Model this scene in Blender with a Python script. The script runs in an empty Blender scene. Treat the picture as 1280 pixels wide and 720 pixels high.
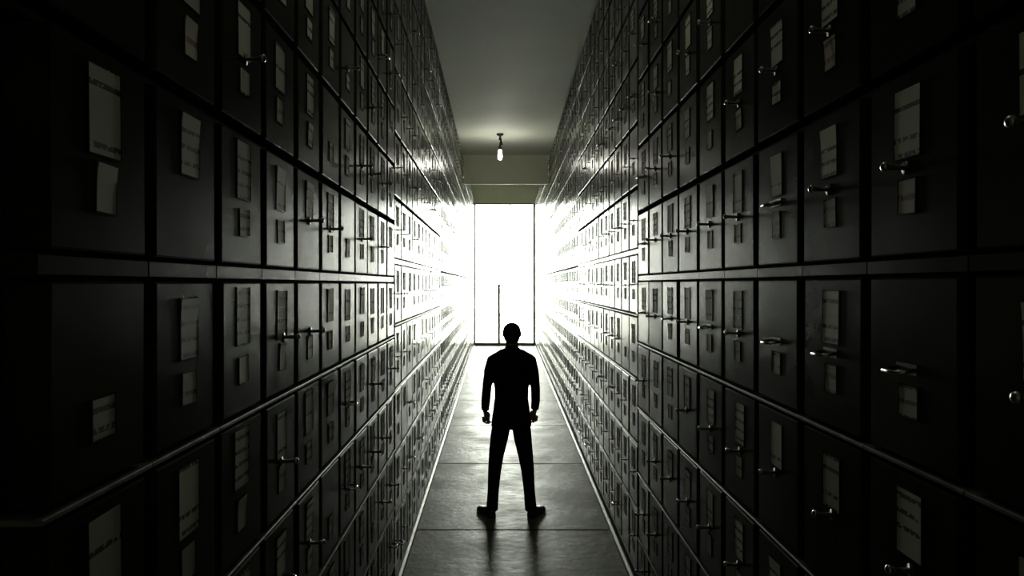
import bpy, bmesh, math, random
from mathutils import Vector, Matrix
random.seed(7)
S = bpy.context.scene
COL = S.collection
PI = math.pi

# ---------------------------------------------------------------- camera
F = 900.0                      # focal length in pixels of a 1280 wide frame
CAMZ = 2.13
cd = bpy.data.cameras.new('camera'); cam = bpy.data.objects.new('camera', cd); COL.objects.link(cam)
cd.sensor_width = 36; cd.lens = F / 1280 * 36
cd.shift_x = 13 / 1280; cd.shift_y = -5 / 1280
cd.clip_start = 0.05; cd.clip_end = 200
cam.location = (0, 0, CAMZ); cam.rotation_euler = (PI / 2, 0, 0)
S.camera = cam

# ---------------------------------------------------------------- world: bright overcast sky outside the glass door
SKY = 31.0
w = bpy.data.worlds.new('world'); S.world = w; w.use_nodes = True
bg = w.node_tree.nodes['Background']
bg.inputs['Color'].default_value = (0.95, 1.0, 0.87, 1); bg.inputs['Strength'].default_value = SKY
S.view_settings.view_transform = 'Standard'; S.view_settings.look = 'None'
S.view_settings.exposure = 0.0; S.view_settings.gamma = 1.0
try: S.view_settings.use_curve_mapping = False
except Exception: pass

WR, WL, DV = 0.895, 0.692, 0.0103        # distance of the two cabinet fronts from the lens, and how they open out
END = 24.9; CEIL = CAMZ + 2.90
pl = bpy.data.lights.new('door_portal', 'AREA'); po = bpy.data.objects.new('door_portal', pl); COL.objects.link(po)
pl.shape = 'RECTANGLE'; pl.size = 2.1; pl.size_y = 4.9; pl.cycles.is_portal = True
po.location = (0.1, END + 0.12, 2.45); po.rotation_euler = (-PI / 2, 0, 0)

# ---------------------------------------------------------------- materials
def mat(name, col, rough=0.5, metal=0.0, spec=0.5):
    m = bpy.data.materials.new(name); m.use_nodes = True
    b = m.node_tree.nodes['Principled BSDF']
    b.inputs['Base Color'].default_value = (*col, 1); b.inputs['Roughness'].default_value = rough
    b.inputs['Metallic'].default_value = metal; b.inputs['Specular IOR Level'].default_value = spec
    return m, m.node_tree, b
def noise_mat(name, c1, c2, scale, r1, r2, metal=0, spec=.5, bump=0.0, bscale=None, stretch=None, perobj=False):
    m, t, b = mat(name, c1, r1, metal, spec); N = t.nodes; L = t.links
    tc = N.new('ShaderNodeTexCoord'); mp = N.new('ShaderNodeMapping')
    L.new(tc.outputs['Object'], mp.inputs['Vector'])
    if stretch: mp.inputs['Scale'].default_value = stretch
    if perobj:
        oi = N.new('ShaderNodeObjectInfo'); mu = N.new('ShaderNodeVectorMath'); mu.operation = 'SCALE'
        mu.inputs[0].default_value = (31, 17, 23); L.new(oi.outputs['Random'], mu.inputs['Scale'])
        L.new(mu.outputs[0], mp.inputs['Location'])
    n = N.new('ShaderNodeTexNoise'); n.inputs['Scale'].default_value = scale; n.inputs['Detail'].default_value = 6
    L.new(mp.outputs[0], n.inputs['Vector'])
    rp = N.new('ShaderNodeValToRGB'); rp.color_ramp.elements[0].position = .35; rp.color_ramp.elements[1].position = .65
    rp.color_ramp.elements[0].color = (*c1, 1); rp.color_ramp.elements[1].color = (*c2, 1)
    L.new(n.outputs['Fac'], rp.inputs[0]); L.new(rp.outputs[0], b.inputs['Base Color'])
    mr = N.new('ShaderNodeMapRange'); mr.inputs['From Min'].default_value = .3; mr.inputs['From Max'].default_value = .7
    mr.inputs['To Min'].default_value = r1; mr.inputs['To Max'].default_value = r2
    L.new(n.outputs['Fac'], mr.inputs['Value']); L.new(mr.outputs[0], b.inputs['Roughness'])
    if bump:
        n2 = N.new('ShaderNodeTexNoise'); n2.inputs['Scale'].default_value = bscale or scale * 4; n2.inputs['Detail'].default_value = 3
        L.new(mp.outputs[0], n2.inputs['Vector'])
        bp = N.new('ShaderNodeBump'); bp.inputs['Strength'].default_value = bump; bp.inputs['Distance'].default_value = .01
        L.new(n2.outputs['Fac'], bp.inputs['Height']); L.new(bp.outputs[0], b.inputs['Normal'])
    return m
M = {}
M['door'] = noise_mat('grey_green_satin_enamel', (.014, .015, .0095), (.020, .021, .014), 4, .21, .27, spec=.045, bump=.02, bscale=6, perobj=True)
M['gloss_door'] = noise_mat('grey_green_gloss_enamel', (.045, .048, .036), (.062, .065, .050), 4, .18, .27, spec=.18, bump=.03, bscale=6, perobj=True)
M['frame'] = noise_mat('dark_enamel', (.012, .013, .010), (.02, .021, .017), 6, .7, .8, spec=.15)
M['rail'] = noise_mat('worn_steel_rail', (.11, .115, .095), (.17, .175, .15), 20, .3, .45, metal=.3)
M['metal'] = noise_mat('worn_chrome', (.55, .56, .52), (.4, .4, .37), 40, .2, .35, metal=1)
M['dark_metal'] = noise_mat('dark_metal', (.05, .05, .045), (.08, .08, .07), 30, .35, .5, metal=.6)
M['ceiling'] = noise_mat('ceiling_paint', (.81, .84, .73), (.85, .88, .77), 1.2, .6, .7)
M['wall'] = noise_mat('wall_paint', (.5, .5, .40), (.55, .55, .44), 2, .7, .8)
M['beam'] = noise_mat('beam_paint', (.6, .6, .47), (.66, .66, .52), 2, .6, .7)
M['suit'] = noise_mat('black_wool', (.008, .008, .009), (.012, .012, .013), 60, .8, .9, spec=.2)
M['trouser'] = noise_mat('dark_trouser_wool', (.009, .009, .010), (.013, .013, .014), 60, .8, .9, spec=.2)
M['leather'] = noise_mat('black_leather', (.01, .01, .01), (.015, .015, .015), 40, .3, .45)
M['skin'] = noise_mat('skin', (.42, .27, .2), (.46, .3, .22), 12, .5, .6)
M['eye'] = noise_mat('eye_white', (.6, .6, .57), (.65, .65, .6), 5, .2, .3)
M['hair'] = noise_mat('dark_hair', (.012, .009, .007), (.02, .015, .012), 60, .5, .7)
M['outside'] = noise_mat('pale_paving', (.78, .78, .74), (.84, .84, .8), 1, .8, .9)
m, t, b = mat('bulb_glow', (1, 1, 1)); b.inputs['Emission Color'].default_value = (1, .98, .85, 1); b.inputs['Emission Strength'].default_value = 12; M['bulb'] = m
m, t, b = mat('clear_glass', (1, 1, 1), .02)
N = t.nodes; L = t.links; N.remove(b); tr = N.new('ShaderNodeBsdfTransparent'); gl = N.new('ShaderNodeBsdfGlossy'); gl.inputs['Roughness'].default_value = .02
fr = N.new('ShaderNodeFresnel'); fr.inputs['IOR'].default_value = 1.45; mx = N.new('ShaderNodeMixShader')
L.new(fr.outputs[0], mx.inputs[0]); L.new(tr.outputs[0], mx.inputs[1]); L.new(gl.outputs[0], mx.inputs[2])
L.new(mx.outputs[0], N['Material Output'].inputs['Surface']); M['glass'] = m

def card_mat(name, base, ink, dens):      # paper card with a few ruled, scribbled lines; every card differs
    m, t, b = mat(name, base, .6, 0, .25); N = t.nodes; L = t.links
    tc = N.new('ShaderNodeTexCoord'); oi = N.new('ShaderNodeObjectInfo')
    sp = N.new('ShaderNodeSeparateXYZ'); L.new(tc.outputs['Object'], sp.inputs[0])
    wv = N.new('ShaderNodeMath'); wv.operation = 'MULTIPLY'; wv.inputs[1].default_value = dens; L.new(sp.outputs['Z'], wv.inputs[0])
    ad = N.new('ShaderNodeMath'); ad.operation = 'ADD'; L.new(wv.outputs[0], ad.inputs[0])
    r7 = N.new('ShaderNodeMath'); r7.operation = 'MULTIPLY'; r7.inputs[1].default_value = 7.3; L.new(oi.outputs['Random'], r7.inputs[0]); L.new(r7.outputs[0], ad.inputs[1])
    fl = N.new('ShaderNodeMath'); fl.operation = 'FLOOR'; L.new(ad.outputs[0], fl.inputs[0])
    fc = N.new('ShaderNodeMath'); fc.operation = 'FRACT'; L.new(ad.outputs[0], fc.inputs[0])
    lt = N.new('ShaderNodeMath'); lt.operation = 'LESS_THAN'; lt.inputs[1].default_value = .3; L.new(fc.outputs[0], lt.inputs[0])
    cb = N.new('ShaderNodeCombineXYZ'); L.new(fl.outputs[0], cb.inputs['X']); L.new(r7.outputs[0], cb.inputs['Y'])
    wn = N.new('ShaderNodeTexWhiteNoise'); wn.noise_dimensions = '3D'; L.new(cb.outputs[0], wn.inputs['Vector'])
    g = N.new('ShaderNodeMath'); g.operation = 'GREATER_THAN'; g.inputs[1].default_value = .35; L.new(wn.outputs['Value'], g.inputs[0])
    nz = N.new('ShaderNodeTexNoise'); nz.inputs['Scale'].default_value = 60; L.new(tc.outputs['Object'], nz.inputs['Vector'])
    g2 = N.new('ShaderNodeMath'); g2.operation = 'GREATER_THAN'; g2.inputs[1].default_value = .42; L.new(nz.outputs['Fac'], g2.inputs[0])
    a1 = N.new('ShaderNodeMath'); a1.operation = 'MULTIPLY'; L.new(lt.outputs[0], a1.inputs[0]); L.new(g.outputs[0], a1.inputs[1])
    a2 = N.new('ShaderNodeMath'); a2.operation = 'MULTIPLY'; L.new(a1.outputs[0], a2.inputs[0]); L.new(g2.outputs[0], a2.inputs[1])
    tone = N.new('ShaderNodeMapRange'); tone.inputs['To Min'].default_value = .6; tone.inputs['To Max'].default_value = 1.0; L.new(oi.outputs['Random'], tone.inputs['Value'])
    sc = N.new('ShaderNodeVectorMath'); sc.operation = 'SCALE'; sc.inputs[0].default_value = base; L.new(tone.outputs[0], sc.inputs['Scale'])
    mc = N.new('ShaderNodeMix'); mc.data_type = 'RGBA'; L.new(a2.outputs[0], mc.inputs['Factor']); L.new(sc.outputs[0], mc.inputs['A']); mc.inputs['B'].default_value = (*ink, 1)
    L.new(mc.outputs['Result'], b.inputs['Base Color'])
    return m
M['card'] = card_mat('cream_card', (.64, .65, .52), (.05, .05, .045), 28)
M['tag'] = card_mat('buff_tag', (.58, .58, .45), (.25, .12, .09), 22)

# polished concrete floor with slab joints and worn, glossy patches
m, t, b = mat('polished_concrete', (.2, .2, .18), .3, 0, .08); N = t.nodes; L = t.links
tc = N.new('ShaderNodeTexCoord')
n1 = N.new('ShaderNodeTexNoise'); n1.inputs['Scale'].default_value = 1.6; n1.inputs['Detail'].default_value = 8; n1.inputs['Roughness'].default_value = .65
n2 = N.new('ShaderNodeTexNoise'); n2.inputs['Scale'].default_value = 14; n2.inputs['Detail'].default_value = 6
L.new(tc.outputs['Object'], n1.inputs['Vector']); L.new(tc.outputs['Object'], n2.inputs['Vector'])
rp = N.new('ShaderNodeValToRGB'); rp.color_ramp.elements[0].position = .3; rp.color_ramp.elements[1].position = .7
rp.color_ramp.elements[0].position = .38; rp.color_ramp.elements[1].position = .62
rp.color_ramp.elements[0].color = (.07, .072, .06, 1); rp.color_ramp.elements[1].color = (.36, .365, .305, 1); n3 = N.new('ShaderNodeTexNoise'); n3.inputs['Scale'].default_value = 5; n3.inputs['Detail'].default_value = 9; n3.inputs['Roughness'].default_value = .75; L.new(tc.outputs['Object'], n3.inputs['Vector'])
av = N.new('ShaderNodeMath'); av.operation = 'ADD'; L.new(n1.outputs['Fac'], av.inputs[0]); L.new(n3.outputs['Fac'], av.inputs[1])
hf = N.new('ShaderNodeMath'); hf.operation = 'MULTIPLY'; hf.inputs[1].default_value = .5; L.new(av.outputs[0], hf.inputs[0]); L.new(hf.outputs[0], rp.inputs[0])
sp = N.new('ShaderNodeSeparateXYZ'); L.new(tc.outputs['Object'], sp.inputs[0])
of = N.new('ShaderNodeMath'); of.operation = 'SUBTRACT'; of.inputs[1].default_value = 6.24; L.new(sp.outputs['Y'], of.inputs[0])
dv = N.new('ShaderNodeMath'); dv.operation = 'DIVIDE'; dv.inputs[1].default_value = 2.3; L.new(of.outputs[0], dv.inputs[0])
pp = N.new('ShaderNodeMath'); pp.operation = 'PINGPONG'; pp.inputs[1].default_value = .5; L.new(dv.outputs[0], pp.inputs[0])
lt = N.new('ShaderNodeMath'); lt.operation = 'LESS_THAN'; lt.inputs[1].default_value = .007; L.new(pp.outputs[0], lt.inputs[0])
mc = N.new('ShaderNodeMix'); mc.data_type = 'RGBA'; L.new(lt.outputs[0], mc.inputs['Factor']); L.new(rp.outputs[0], mc.inputs['A']); mc.inputs['B'].default_value = (.02, .02, .018, 1)
L.new(mc.outputs['Result'], b.inputs['Base Color'])
add = N.new('ShaderNodeMath'); add.operation = 'ADD'; L.new(n1.outputs['Fac'], add.inputs[0])
h = N.new('ShaderNodeMath'); h.operation = 'MULTIPLY'; h.inputs[1].default_value = .5; L.new(n3.outputs['Fac'], h.inputs[0]); L.new(h.outputs[0], add.inputs[1])
mr = N.new('ShaderNodeMapRange'); mr.inputs['From Min'].default_value = .5; mr.inputs['From Max'].default_value = 1.0; mr.inputs['To Min'].default_value = .3; mr.inputs['To Max'].default_value = .55
L.new(add.outputs[0], mr.inputs['Value'])
rj = N.new('ShaderNodeMath'); rj.operation = 'MAXIMUM'; L.new(mr.outputs[0], rj.inputs[0]); L.new(lt.outputs[0], rj.inputs[1]); L.new(rj.outputs[0], b.inputs['Roughness'])
bp = N.new('ShaderNodeBump'); bp.inputs['Strength'].default_value = .3; bp.inputs['Distance'].default_value = .01; L.new(n2.outputs['Fac'], bp.inputs['Height']); L.new(bp.outputs[0], b.inputs['Normal'])
M['floor'] = m

# ---------------------------------------------------------------- mesh helpers
class MB:
    def __init__(s): s.v = []; s.f = []; s.mi = []; s.sm = []
    def add(s, vs, fs, mi=0, smooth=False):
        o = len(s.v); s.v += [tuple(v) for v in vs]
        for f in fs: s.f.append(tuple(i + o for i in f)); s.mi.append(mi); s.sm.append(smooth)
    def box(s, x0, x1, y0, y1, z0, z1, mi=0):
        v = [(x0,y0,z0),(x1,y0,z0),(x1,y1,z0),(x0,y1,z0),(x0,y0,z1),(x1,y0,z1),(x1,y1,z1),(x0,y1,z1)]
        s.add(v, [(0,3,2,1),(4,5,6,7),(0,1,5,4),(1,2,6,5),(2,3,7,6),(3,0,4,7)], mi)
    def panel(s, x0, x1, yb, yf, z0, z1, c, mi=0):   # chamfered slab, front face at yf (yf < yb)
        yc = yf + c
        v = [(x0,yb,z0),(x1,yb,z0),(x1,yb,z1),(x0,yb,z1),(x0,yc,z0),(x1,yc,z0),(x1,yc,z1),(x0,yc,z1),
             (x0+c,yf,z0+c),(x1-c,yf,z0+c),(x1-c,yf,z1-c),(x0+c,yf,z1-c)]
        s.add(v, [(0,3,2,1),(0,1,5,4),(1,2,6,5),(2,3,7,6),(3,0,4,7),(4,5,9,8),(5,6,10,9),(6,7,11,10),(7,4,8,11),(8,9,10,11)], mi)
    def tube(s, pts, radii, n=8, mi=0, ref=(0, 1, 0), cap=True):
        P = [Vector(p) for p in pts]; rings = []
        ref = Vector(ref)
        for i, p in enumerate(P):
            tn = (P[min(i+1, len(P)-1)] - P[max(i-1, 0)]).normalized()
            a = tn.cross(ref)
            if a.length < 1e-4: a = tn.cross(Vector((1, 0, 0)))
            a.normalize(); c = a.cross(tn).normalized()
            r = radii[i]; ra, rb = r if isinstance(r, tuple) else (r, r)
            rings.append([p + a * ra * math.cos(2*PI*k/n) + c * rb * math.sin(2*PI*k/n) for k in range(n)])
        vs = [v for r in rings for v in r]; fs = []
        for i in range(len(P)-1):
            for k in range(n):
                k2 = (k+1) % n; fs.append((i*n+k, i*n+k2, (i+1)*n+k2, (i+1)*n+k))
        if cap: fs.append(tuple(range(n-1, -1, -1))); fs.append(tuple((len(P)-1)*n+k for k in range(n)))
        s.add(vs, fs, mi, True)
    def ball(s, c, r, n=12, mi=0):
        rx, ry, rz = r if isinstance(r, tuple) else (r, r, r); vs = []; fs = []; m_ = n // 2
        for i in range(1, m_):
            th = PI*i/m_
            for k in range(n):
                ph = 2*PI*k/n; vs.append((c[0]+rx*math.sin(th)*math.cos(ph), c[1]+ry*math.sin(th)*math.sin(ph), c[2]+rz*math.cos(th)))
        a = len(vs); vs += [(c[0], c[1], c[2]+rz), (c[0], c[1], c[2]-rz)]
        for i in range(m_-2):
            for k in range(n): k2 = (k+1) % n; fs.append((i*n+k, (i+1)*n+k, (i+1)*n+k2, i*n+k2))
        for k in range(n): k2 = (k+1) % n; fs.append((a, k, k2)); fs.append((a+1, (m_-2)*n+k2, (m_-2)*n+k))
        s.add(vs, fs, mi, True)
    def mesh(s, name, mats):
        me = bpy.data.meshes.new(name); me.from_pydata(s.v, [], s.f)
        for k in mats: me.materials.append(M[k])
        me.polygons.foreach_set('material_index', s.mi); me.polygons.foreach_set('use_smooth', s.sm); me.update()
        return me
    def build(s, name, mats, parent=None, loc=(0, 0, 0), rz=0):
        return link(name, s.mesh(name, mats if isinstance(mats, (list, tuple)) else [mats]), parent, loc, rz)
def link(name, me, parent=None, loc=(0, 0, 0), rz=0):
    o = bpy.data.objects.new(name, me); COL.objects.link(o); o.location = loc; o.rotation_euler = (0, 0, rz)
    if parent: o.parent = parent
    return o
def tag(o, label, cat, group=None):
    o['label'] = label; o['category'] = cat
    if group: o['group'] = group
    return o
def struct(o): o['kind'] = 'structure'; return o

# ---------------------------------------------------------------- room shell
xr = lambda y: WR + DV * y
xl = lambda y: -WL - DV * y
def boxobj(name, b, m): q = MB(); q.box(*b); return struct(q.build(name, m))
boxobj('floor', (-2.2, 2.4, -1.6, END + .1, -.1, 0), 'floor')
BAY = CAMZ + 3.75              # the last bay, beyond the downstand beam, is taller
q = MB(); q.box(-2.2, 2.4, -1.6, 16.2, CEIL, CEIL + .15); q.box(-2.2, 2.4, 16.2, END + .1, BAY, BAY + .15); q.box(-2.2, 2.4, 16.2, 16.35, CEIL+.005, BAY)
struct(q.build('ceiling', 'ceiling'))
boxobj('wall_left', (-2.2, -1.62, -1.6, END + .1, 0, BAY), 'wall')
boxobj('wall_right', (1.83, 2.4, -1.6, END + .1, 0, BAY), 'wall')
boxobj('wall_back', (-1.62, 1.83, -1.6, -1.4, 0, CEIL), 'wall')
DX0, DX1, DZ1 = -.945, 1.135, CEIL - .12
q = MB(); q.box(-1.62, DX0, END, END + .1, 0, BAY); q.box(DX1, 1.83, END, END + .1, 0, BAY); q.box(DX0, DX1, END, END + .1, DZ1, BAY)
struct(q.build('wall_front', 'wall'))
q = MB(); q.box(-14, 14, END + .1, END + 30, -.12, -.02); struct(q.build('trim_1', 'outside')).name = 'ground_outside'
# downstand beam, cut to the cabinet fronts on both sides
q = MB(); y0, y1 = 16.2, 16.3
v = [(xl(y0)+.004, y0, CAMZ+2.25), (xr(y0)-.004, y0, CAMZ+2.25), (xr(y1)-.004, y1, CAMZ+2.25), (xl(y1)+.004, y1, CAMZ+2.25)]
q.add(v + [(a, b_, CEIL) for a, b_, c in v], [(0,3,2,1),(4,5,6,7),(0,1,5,4),(1,2,6,5),(2,3,7,6),(3,0,4,7)])
struct(q.build('trim_1', 'beam'))
# glazed door at the end: slim frame, panes, centre stile up to door height, threshold
q = MB(); fw = .045
q.box(DX0, DX0+fw, END-.03, END+.06, 0, DZ1); q.box(DX1-fw, DX1, END-.03, END+.06, 0, DZ1)
q.box(DX0+fw, DX1-fw, END-.03, END+.06, DZ1-fw, DZ1); q.box(DX0+fw, DX1-fw, END-.04, END+.06, 0, .10)
d = struct(q.build('door_1', 'rail'))
q = MB(); q.box(-.135, -.045, END-.02, END+.05, .10, 2.13); q.build('meeting_stile', 'dark_metal', d)
q = MB(); q.box(DX0+fw, DX1-fw, END+.02, END+.028, .10, DZ1-fw); q.build('pane', 'glass', d)
# pale metal kerb strips at the foot of the cabinets
for nm, sgn in (('baseboard_left', -1), ('baseboard_right', 1)):
    q = MB(); fx = (lambda y: xl(y)) if sgn < 0 else (lambda y: xr(y)); a = []
    for y in (.6, END - .04):
        x = fx(y); o = -sgn
        a.append([(x+o*.028, y, 0), (x+o*.028, y, .018), (x+o*.022, y, .026), (x+o*.002, y, .03), (x+o*.002, y, 0)])
    vs = a[0] + a[1]; q.add(vs, [(i, (i+1) % 5, (i+1) % 5+5, i+5) for i in range(5)] + [(4,3,2,1,0), (5,6,7,8,9)])
    struct(q.build(nm, 'rail'))

# ---------------------------------------------------------------- cabinets
DEPTH = .5
def rows(z0, step):
    k = 0
    zs = []
    z = z0
    while z - step > .06: z -= step
    while z < CEIL - .02: zs.append(z); z += step
    if zs[0] > .30: zs.insert(0, .05)
    else: zs[0] = max(zs[0], .05)
    if CEIL - .03 - zs[-1] > .2: zs.append(CEIL - .03)
    return zs
class Kind:
    def __init__(s, w, z0, step, dm='door'):
        s.dm = dm
        s.w = w; s.zs = rows(z0, step); s.doors = {}; s.z0 = z0
        q = MB(); hw = w / 2 - .001
        # carcass, set back behind the doors
        q.box(-hw, hw, .07, DEPTH, 0.0, CEIL - .004, 0)
        for z in s.zs:
            hh = .007 if abs(z - z0) > .01 else .017
            if z - hh < 0: continue
            big = abs(z - z0) < .01
            if big: q.panel(-hw, hw, .07, .004, z-hh, z+hh, .002, 1)
            elif z < z0: q.panel(-hw, hw, .07, -.005, z-.005, z+.005, .002, 2)     # narrow steel ledges under the lower drawers, paler to imitate light on their tops
            else: q.panel(-hw, hw, .07, .035, z-hh, min(z+hh, CEIL-.005), .002, 0)  # upper rails made dark and set back to imitate their shaded undersides
        if CEIL - .03 - s.zs[-1] > .06: q.box(-hw, hw, .015, .07, s.zs[-1]+.02, CEIL-.004, 0)
        q.box(-hw, hw, .02, .07, 0, s.zs[0]-.014, 0) if s.zs[0] > .04 else None
        s.frame = q.mesh('cabinet_frame', ['frame', dm, 'rail'])
        s.cells = []
        for a, b_ in zip(s.zs[:-1], s.zs[1:]):
            lo = a + (.007 if abs(a-z0) > .01 else .017) + .009; hi = b_ - (.007 if abs(b_-z0) > .01 else .017) - .009
            s.cells.append((lo, hi))
    def door(s, h):
        k = round(h, 3)
        if k not in s.doors:
            q = MB(); hw = s.w/2 - .025
            q.panel(-hw, hw, .069, 0, 0, h, .004)
            s.doors[k] = q.mesh('door', [s.dm])
        return s.doors[k]
# cards and handles, front of door at y=0, centred on their own origin
def card_mesh(wd, ht, m_, bent=0):
    q = MB(); e = .003; w2, h2 = wd/2, ht/2
    q.box(-w2-e, -w2, -.003, 0, -h2-e, h2+e, 1); q.box(w2, w2+e, -.003, 0, -h2-e, h2+e, 1); q.box(-w2, w2, -.003, 0, -h2-e, -h2, 1)
    if bent:
        n = 6
        vs = []; fs = []
        for i in range(n+1):
            z = -h2 + ht*i/n; y = -.0025 - bent*(i/n)**4
            vs += [(-w2, y, z), (w2, y*.8, z), (-w2, y+.002, z), (w2, y*.8+.002, z)]
        for i in range(n):
            o = i*4; fs += [(o, o+1, o+5, o+4), (o+3, o+2, o+6, o+7), (o+2, o, o+4, o+6), (o+1, o+3, o+7, o+5)]
        fs += [(0, 2, 3, 1), (n*4, n*4+1, n*4+3, n*4+2)]
        q.add(vs, fs, 0)
    else: q.box(-w2, w2, -.0015, 0, -h2, h2, 0)
    return q.mesh('label_card', [m_, 'door'])
CARDS = [card_mesh(.10, .145, 'card'), card_mesh(.095, .135, 'card', .004), card_mesh(.105, .155, 'card')]
TAGS = [card_mesh(.07, .075, 'tag'), card_mesh(.065, .085, 'tag', .004), card_mesh(.075, .07, 'card')]
q = MB(); q.tube([(0, 0, 0), (0, -.004, 0), (0, -.0041, 0), (0, -.036, .001), (0, -.044, .002)], [.016, .016, .006, .006, .008], 10, 0, (0, 0, 1))
q.ball((0, -.050, .0025), (.0115, .008, .0115), 12, 1); HANDLE = q.mesh('pull_knob', ['dark_metal', 'metal'])
# bail pull with a hanging plate
q = MB(); q.tube([(-.035, 0, 0), (-.035, -.03, -.004), (-.028, -.04, -.006), (.028, -.04, -.006), (.035, -.03, -.004), (.035, 0, 0)], [.005]*6, 8, 0, (0, 0, 1))
q.box(-.042, .042, -.003, 0, -.012, .012, 1); BAIL = q.mesh('bail_pull', ['metal', 'dark_metal'])

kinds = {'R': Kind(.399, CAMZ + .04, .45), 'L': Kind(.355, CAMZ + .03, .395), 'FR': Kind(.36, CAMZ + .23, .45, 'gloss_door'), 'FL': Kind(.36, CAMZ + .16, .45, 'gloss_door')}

def solid_column(kind, rnd):          # a far column: everything in one mesh, too small in the photo to show parts
    q = MB(); K = kinds[kind]; hw = K.w/2
    q.box(-hw+.001, hw-.001, .07, DEPTH, 0, CEIL-.004, 1)
    for z in K.zs: q.box(-hw+.001, hw-.001, .006, .07, max(z-.007, 0), min(z+.007, CEIL-.005), 1)
    for lo, hi in K.cells:
        lo -= .009; hi += .009; q.panel(-hw+.025, hw-.025, .069, .004, lo, hi, .001, 0); h = hi-lo
        if h < .2: continue
        x = rnd.uniform(-.02, .02)
        q.box(x-.05, x+.05, -.004, 0, lo+h*.58, lo+h*.93, 2)
        q.box(x-.037, x+.037, -.004, 0, lo+h*.22, lo+h*.42, 2)
        if rnd.random() < .35:
            zc = lo+h*.5; q.tube([(x, 0, zc), (x, -.03, zc)], [.006, .006], 6, 3, (0, 0, 1)); q.ball((x, -.034, zc), .010, 6, 3)
    return q.mesh('filing_cabinet', ['gloss_door', 'frame', 'card', 'dark_metal'])
rnd = random.Random(3)
FAR = {k: [solid_column(k, rnd) for _ in range(4)] for k in ('FR', 'FL')}

ORD = ['first','second','third','fourth','fifth','sixth','seventh','eighth','ninth','tenth','eleventh','twelfth','thirteenth','fourteenth','fifteenth','sixteenth',
       'seventeenth','eighteenth','nineteenth','twentieth','twenty-first','twenty-second','twenty-third','twenty-fourth','twenty-fifth','twenty-sixth']
def column(side, kind, yc, idx, lod):
    K = kinds[kind]; sg = 1 if side == 'right' else -1
    loc = ((xr(yc) if sg > 0 else xl(yc)), yc, 0); rz = -(PI/2 + DV) if sg > 0 else PI/2 + DV
    group = 'filing cabinets along the %s wall' % side
    if lod == 2:
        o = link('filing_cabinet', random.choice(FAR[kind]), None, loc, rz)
        if idx < len(ORD): lb = 'sliver thin glossy filing cabinet, %s from the camera on the %s wall' % (ORD[idx], side)
        else:
            band = next(t for lim, t in ((ly_lamp, 'short of the hanging bulb lamp'), (16.2, 'between the bulb lamp and the beam'), (20.5, 'just beyond the ceiling beam'), (99, 'washed out beside the glass door')) if yc < lim)
            lb = 'distant sliver of filing cabinet %s, %s wall' % (band, side); group += ', ' + band
        tag(o, lb, 'filing cabinet', ('far ' if idx >= len(ORD) else '') + group); return
    r = link('filing_cabinet', None, None, loc, rz)
    lk = ('almost black filing cabinet' if idx < 2 else 'shadowed filing cabinet with faint cards' if idx < 5 else 'satin grey filing cabinet') if lod == 0 else 'glaring glossy filing cabinet'
    tag(r, '%s, %s from the camera on the %s wall' % (lk, ORD[idx], side), 'filing cabinet', group)
    link('frame', K.frame, r)
    for j, (lo, hi) in enumerate(K.cells):
        h = hi - lo
        d = link('door', K.door(h), r, (0, random.uniform(-.002, .001), lo)); d.rotation_euler = (random.gauss(0, .0022), 0, random.gauss(0, .006))
        if h < .2: continue
        x = random.uniform(-.012, .012); u = random.random()
        pk = .88 if side == 'right' else .45
        if u < .94:
            c = link('label_card', random.choice(CARDS), d, (x, 0, h*.72 + random.uniform(-.008, .008))); c.rotation_euler = (0, random.gauss(0, .012), 0)
        if random.random() < .88:
            c = link('tag_card', random.choice(TAGS), d, (x + random.uniform(-.006, .006), 0, h*.32)); c.rotation_euler = (0, random.gauss(0, .02), 0)
        if random.random() < pk:
            if random.random() < .8:
                k = link('pull_knob', HANDLE, d, (x + random.uniform(-.01, .01), 0, h*.49 + random.uniform(-.008, .008)))
                if lod: k.scale = (.7, .6, .7)
            else: link('pull_handle', BAIL, d, (x, 0, h*.5))
SPLIT = 5.0; ly_lamp = 13.9
for side, near, far in (('right', 'R', 'FR'), ('left', 'L', 'FL')):
    wn_ = kinds[near].w; n = int((SPLIT - .75) / wn_)
    # the dividers of the photograph fix the phase of the near batch
    i = 0
    for k in range(n, 0, -1):
        column(side, near, SPLIT - (k - .5) * wn_, i, 0); i += 1
    wf = kinds[far].w; y = SPLIT + wf/2 + .002
    while y + wf/2 < END - .04:
        column(side, far, y, i, 1 if y < 9.2 else 2); i += 1; y += wf

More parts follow.
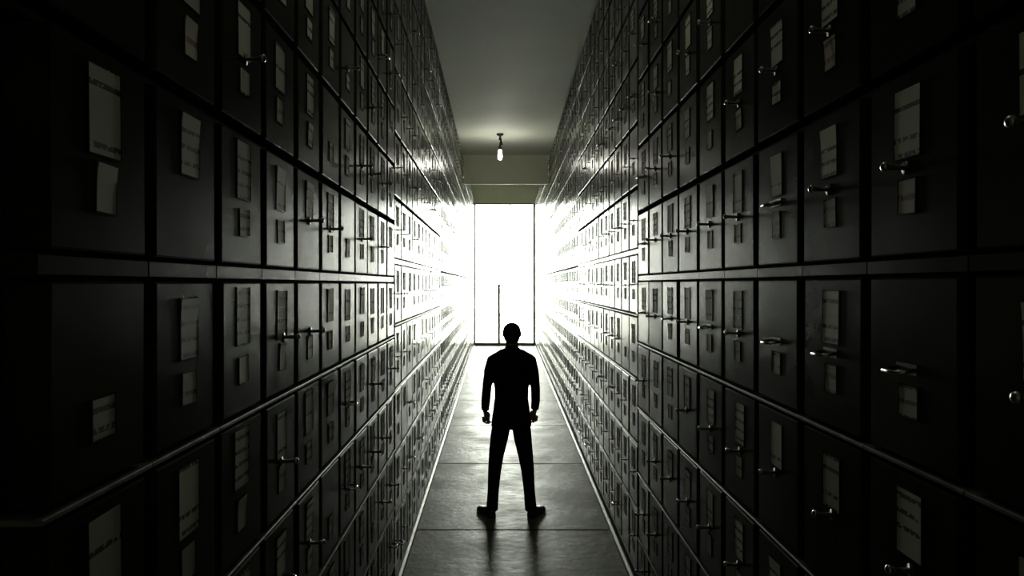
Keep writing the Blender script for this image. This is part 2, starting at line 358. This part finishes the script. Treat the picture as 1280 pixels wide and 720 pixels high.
# ---------------------------------------------------------------- pendant lamp on the ceiling, plus an added unseen lamp
for lx, ly, en, lb in ((-.03, 13.9, 13, 'small bare bulb lamp on a dark stem, hanging from the ceiling before the beam'),
                       (.05, 2.6, 5.5, 'unseen bare bulb lamp added above the camera to light the upper cards')):  # second lamp is out of view, added to brighten the upper near cards
    r = link('ceiling_lamp', None, None, (lx, ly, CEIL)); tag(r, lb, 'lamp')
    q = MB(); q.tube([(0, 0, 0), (0, 0, -.02), (0, 0, -.05)], [.07, .068, .03], 20, 0, (0, 1, 0)); q.build('ceiling_rose', 'dark_metal', r)
    q = MB(); q.tube([(0, 0, -.045), (0, 0, -.11), (.018, 0, -.13), (.018, 0, -.20), (0, 0, -.22), (0, 0, -.25)], [.012, .03, .016, .034, .018, .02], 12, 0, (0, 1, 0)); q.build('stem', 'dark_metal', r)
    q = MB(); q.tube([(0, 0, -.24), (0, 0, -.26), (0, 0, -.31)], [.025, .036, .036], 16, 0, (0, 1, 0)); q.build('socket', 'dark_metal', r)
    q = MB(); q.tube([(0, 0, -.305), (0, 0, -.34), (0, 0, -.40), (0, 0, -.455), (0, 0, -.49), (0, 0, -.505)], [.025, .034, .042, .044, .034, .01], 20, 0, (0, 1, 0)); q.build('bulb', 'bulb', r)
    bl = bpy.data.lights.new('bulb_light', 'POINT'); bl.energy = en; bl.color = (1, .98, .85); bl.shadow_soft_size = .08
    bo = bpy.data.objects.new('bulb_light', bl); COL.objects.link(bo); bo.parent = r; bo.location = (0, 0, -.60)

# ---------------------------------------------------------------- the man
man = link('person', None, None, (.094, 6.62, 0))
tag(man, 'man in a dark suit seen from behind, standing legs apart on the aisle floor', 'person')
def voxel(mb, name, m_, size, smooth=4):
    ob = link(name, mb.mesh(name, [m_]))
    md = ob.modifiers.new('r', 'REMESH'); md.mode = 'VOXEL'; md.voxel_size = size; md.use_smooth_shade = True
    ms = ob.modifiers.new('s', 'SMOOTH'); ms.iterations = smooth; ms.factor = .5
    dg = bpy.context.evaluated_depsgraph_get(); me = bpy.data.meshes.new_from_object(ob.evaluated_get(dg)); me.name = name
    bpy.data.objects.remove(ob); o = link(name, me, man)
    for p in me.polygons: p.use_smooth = True
    return o
def arm_pts(s):
    if s < 0: return [(-.165, 0, 1.435), (-.205, -.012, 1.33), (-.228, -.02, 1.19), (-.24, .015, 1.06), (-.247, .045, .965)]
    return [(.160, 0, 1.435), (.196, -.012, 1.33), (.216, -.02, 1.19), (.220, .02, 1.06), (.214, .05, .975)]
def leg_pts(s):
    if s < 0: return [(-.088, .005, .88), (-.115, .008, .72), (-.142, .012, .56), (-.158, .004, .42), (-.170, -.006, .24), (-.182, -.012, .10)]
    return [(.078, .005, .88), (.100, .008, .72), (.126, .012, .56), (.146, .004, .42), (.160, -.006, .24), (.176, -.012, .10)]
# body: one continuous surface under the clothes
B = MB()
B.tube([(0, .0, .88), (0, 0, 1.0), (0, 0, 1.15), (0, 0, 1.3), (0, 0, 1.42), (0, -.005, 1.48), (0, -.005, 1.56), (0, .005, 1.62)],
       [(.14, .09), (.135, .09), (.13, .085), (.155, .095), (.145, .085), (.07, .06), (.058, .060), (.058, .060)], 20, 0, (0, 1, 0))
B.ball((0, .004, 1.685), (.080, .094, .091), 20); B.ball((0, .028, 1.635), (.064, .070, .068), 16)   # skull, jaw
B.ball((0, .078, 1.598), (.025, .02, .018), 10)                                                        # chin
B.tube([(0, .090, 1.69), (0, .108, 1.665), (0, .106, 1.65)], [.008, .013, .012], 8, 0, (1, 0, 0))      # nose
B.ball((-.03, .083, 1.705), (.022, .012, .008), 8); B.ball((.03, .083, 1.705), (.022, .012, .008), 8)  # brow
B.ball((0, .093, 1.625), (.024, .010, .007), 8); B.ball((0, .092, 1.617), (.022, .010, .007), 8)       # lips
for s in (-1, 1):
    B.ball((s*.079, -.004, 1.672), (.011, .018, .031), 10)                                             # ears
    B.tube(arm_pts(s), [.05, .045, .036, .032, .025], 12, 0, (0, 1, 0))
    B.tube(leg_pts(s), [.075, .07, .055, .052, .040, .036], 14, 0, (0, 1, 0))
    B.tube([leg_pts(s)[-1], (s*.19, .01, .05), (s*.22, .07, .035)], [.036, .036, .03], 10, 0, (0, 0, 1))
    # hand: palm faces the thigh, thumb to the front, fingers curled
    wx, wy, wz = arm_pts(s)[-1]; a = Vector((wx, wy, wz))
    ca, sa = .62, .78
    P = lambda x, y, z: (a.x - s*(x*ca + y*sa)*1.08, a.y + (y*ca - x*sa)*1.08, a.z + z*1.08)     # x inwards
    B.tube([P(0, 0, .01), P(0, .002, -.02), P(.002, .006, -.05), P(.006, .008, -.078)], [(.022, .025), (.020, .034), (.017, .041), (.014, .041)], 14, 0, (0, 1, 0))
    for i, (fy, ln, dz) in enumerate(((.036, .92, -.074), (.014, 1.0, -.079), (-.008, .95, -.076), (-.029, .78, -.070))):
        B.tube([P(.004, fy, dz+.015), P(.006, fy+.001, dz-.012*ln), P(.016, fy+.001, dz-.036*ln), P(.034, fy, dz-.038*ln), P(.038, fy, dz-.018*ln)],
               [.0095, .0092, .0088, .008, .0065], 8, 0, (0, 1, 0))
    B.tube([P(.004, .022, -.022), P(.010, .036, -.044), P(.014, .036, -.066), P(.018, .030, -.082)], [.014, .012, .00910, .0075], 10, 0, (1, 0, 0))
voxel(B, 'body', 'skin', .0045, 2)
# short hair
H = MB(); H.ball((0, -.006, 1.695), (.084, .098, .083), 22); H.ball((0, -.030, 1.655), (.078, .074, .078), 18)
H.ball((0, .035, 1.738), (.062, .060, .036), 14)
voxel(H, 'hair', 'hair', .007, 2)
for s in (-1, 1):
    E = MB(); E.ball((s*.030, .0845, 1.690), (.0125, .010, .0085), 12); e = E.build('eye', 'eye', man)
    E = MB(); E.ball((s*.030, .0935, 1.690), (.0052, .0025, .0052), 10); E.build('iris', 'hair', e)
    E = MB(); E.tube([(s*.014, .098, 1.709), (s*.032, .098, 1.713), (s*.050, .086, 1.708)], [.0035, .0045, .003], 6); E.build('eyebrow', 'hair', man)
# jacket with sleeves, shoulders and collar
J = MB()
J.tube([(-.004, .0, .825), (-.004, 0, .87), (-.004, 0, .98), (-.003, 0, 1.08), (-.003, 0, 1.18), (0, 0, 1.30), (0, 0, 1.38), (0, 0, 1.44), (0, -.004, 1.49), (0, -.006, 1.525), (0, -.006, 1.55)],
       [(.186, .125), (.182, .125), (.168, .117), (.154, .112), (.157, .117), (.176, .125), (.190, .120), (.180, .105), (.120, .085), (.078, .072), (.064, .066)], 28, 0, (0, 1, 0))
J.tube([(-.165, 0, 1.43), (-.08, -.004, 1.485), (0, -.004, 1.50), (.08, -.004, 1.485), (.165, 0, 1.43)], [.056, .05, .05, .05, .056], 14, 0, (0, 1, 0))
for s in (-1, 1):
    J.tube(arm_pts(s), [.063, .052, .043, .042, .038], 16, 0, (0, 1, 0))
    J.ball((arm_pts(s)[0][0]*1.04, 0, 1.425), (.058, .066, .056), 14)
    J.tube([(s*.030, .112, 1.20), (s*.062, .112, 1.33), (s*.060, .07, 1.48), (s*.030, -.05, 1.548)], [(.022, .010), (.03, .012), (.02, .012), (.016, .010)], 10, 0, (0, 1, 0))  # lapels
J.tube([(-.056, .02, 1.535), (-.05, -.045, 1.555), (0, -.068, 1.562), (.05, -.045, 1.555), (.056, .02, 1.535)], [.012]*5, 8, 0, (0, 0, 1))                              # collar roll
voxel(J, 'jacket', 'suit', .007, 5)
# trousers
T = MB()
T.tube([(-.004, 0, .81), (-.004, 0, .87), (0, 0, .96), (0, 0, 1.0)], [(.165, .112), (.162, .112), (.145, .10), (.14, .097)], 24, 0, (0, 1, 0))
for s in (-1, 1): T.tube(leg_pts(s)[:5] + [(leg_pts(s)[5][0], -.012, .055)], [(.088, .10), (.083, .092), (.070, .074), (.061, .066), (.052, .06), (.055, .068)], 18, 0, (0, 1, 0))
voxel(T, 'trousers', 'trouser', .007, 3)
# shoes
for s in (-1, 1):
    hx = -.188 if s < 0 else .180
    dr = Vector((s*.42, .907, 0)).normalized(); nr = Vector((dr.y, -dr.x, 0)); o = Vector((hx, -.05, 0)) - dr*.045
    q = MB(); n = 16; secs = [(0, .022, .055), (.02, .034, .085), (.07, .036, .095), (.12, .038, .080), (.17, .045, .062), (.22, .048, .052), (.262, .040, .044), (.287, .018, .030)]
    vs = []; fs = []
    for tt, hw, hh in secs:
        for k in range(n):
            c_, s_ = math.cos(2*PI*k/n), math.sin(2*PI*k/n)
            z = .006 + (hh-.006)*max(s_, 0)**.8 if s_ > 0 else .001 if s_ < -.3 else .006
            p = o + dr*tt*1.1 + nr*hw*1.08*(math.copysign(abs(c_)**.75, c_)); vs.append((p.x, p.y, z))
    for i in range(len(secs)-1):
        for k in range(n): k2 = (k+1) % n; fs.append((i*n+k, i*n+k2, (i+1)*n+k2, (i+1)*n+k))
    fs.append(tuple(range(n))[::-1]); fs.append(tuple((len(secs)-1)*n+k for k in range(n)))
    q.add(vs, fs, 0, True); sh = q.build('shoe', 'leather', man)
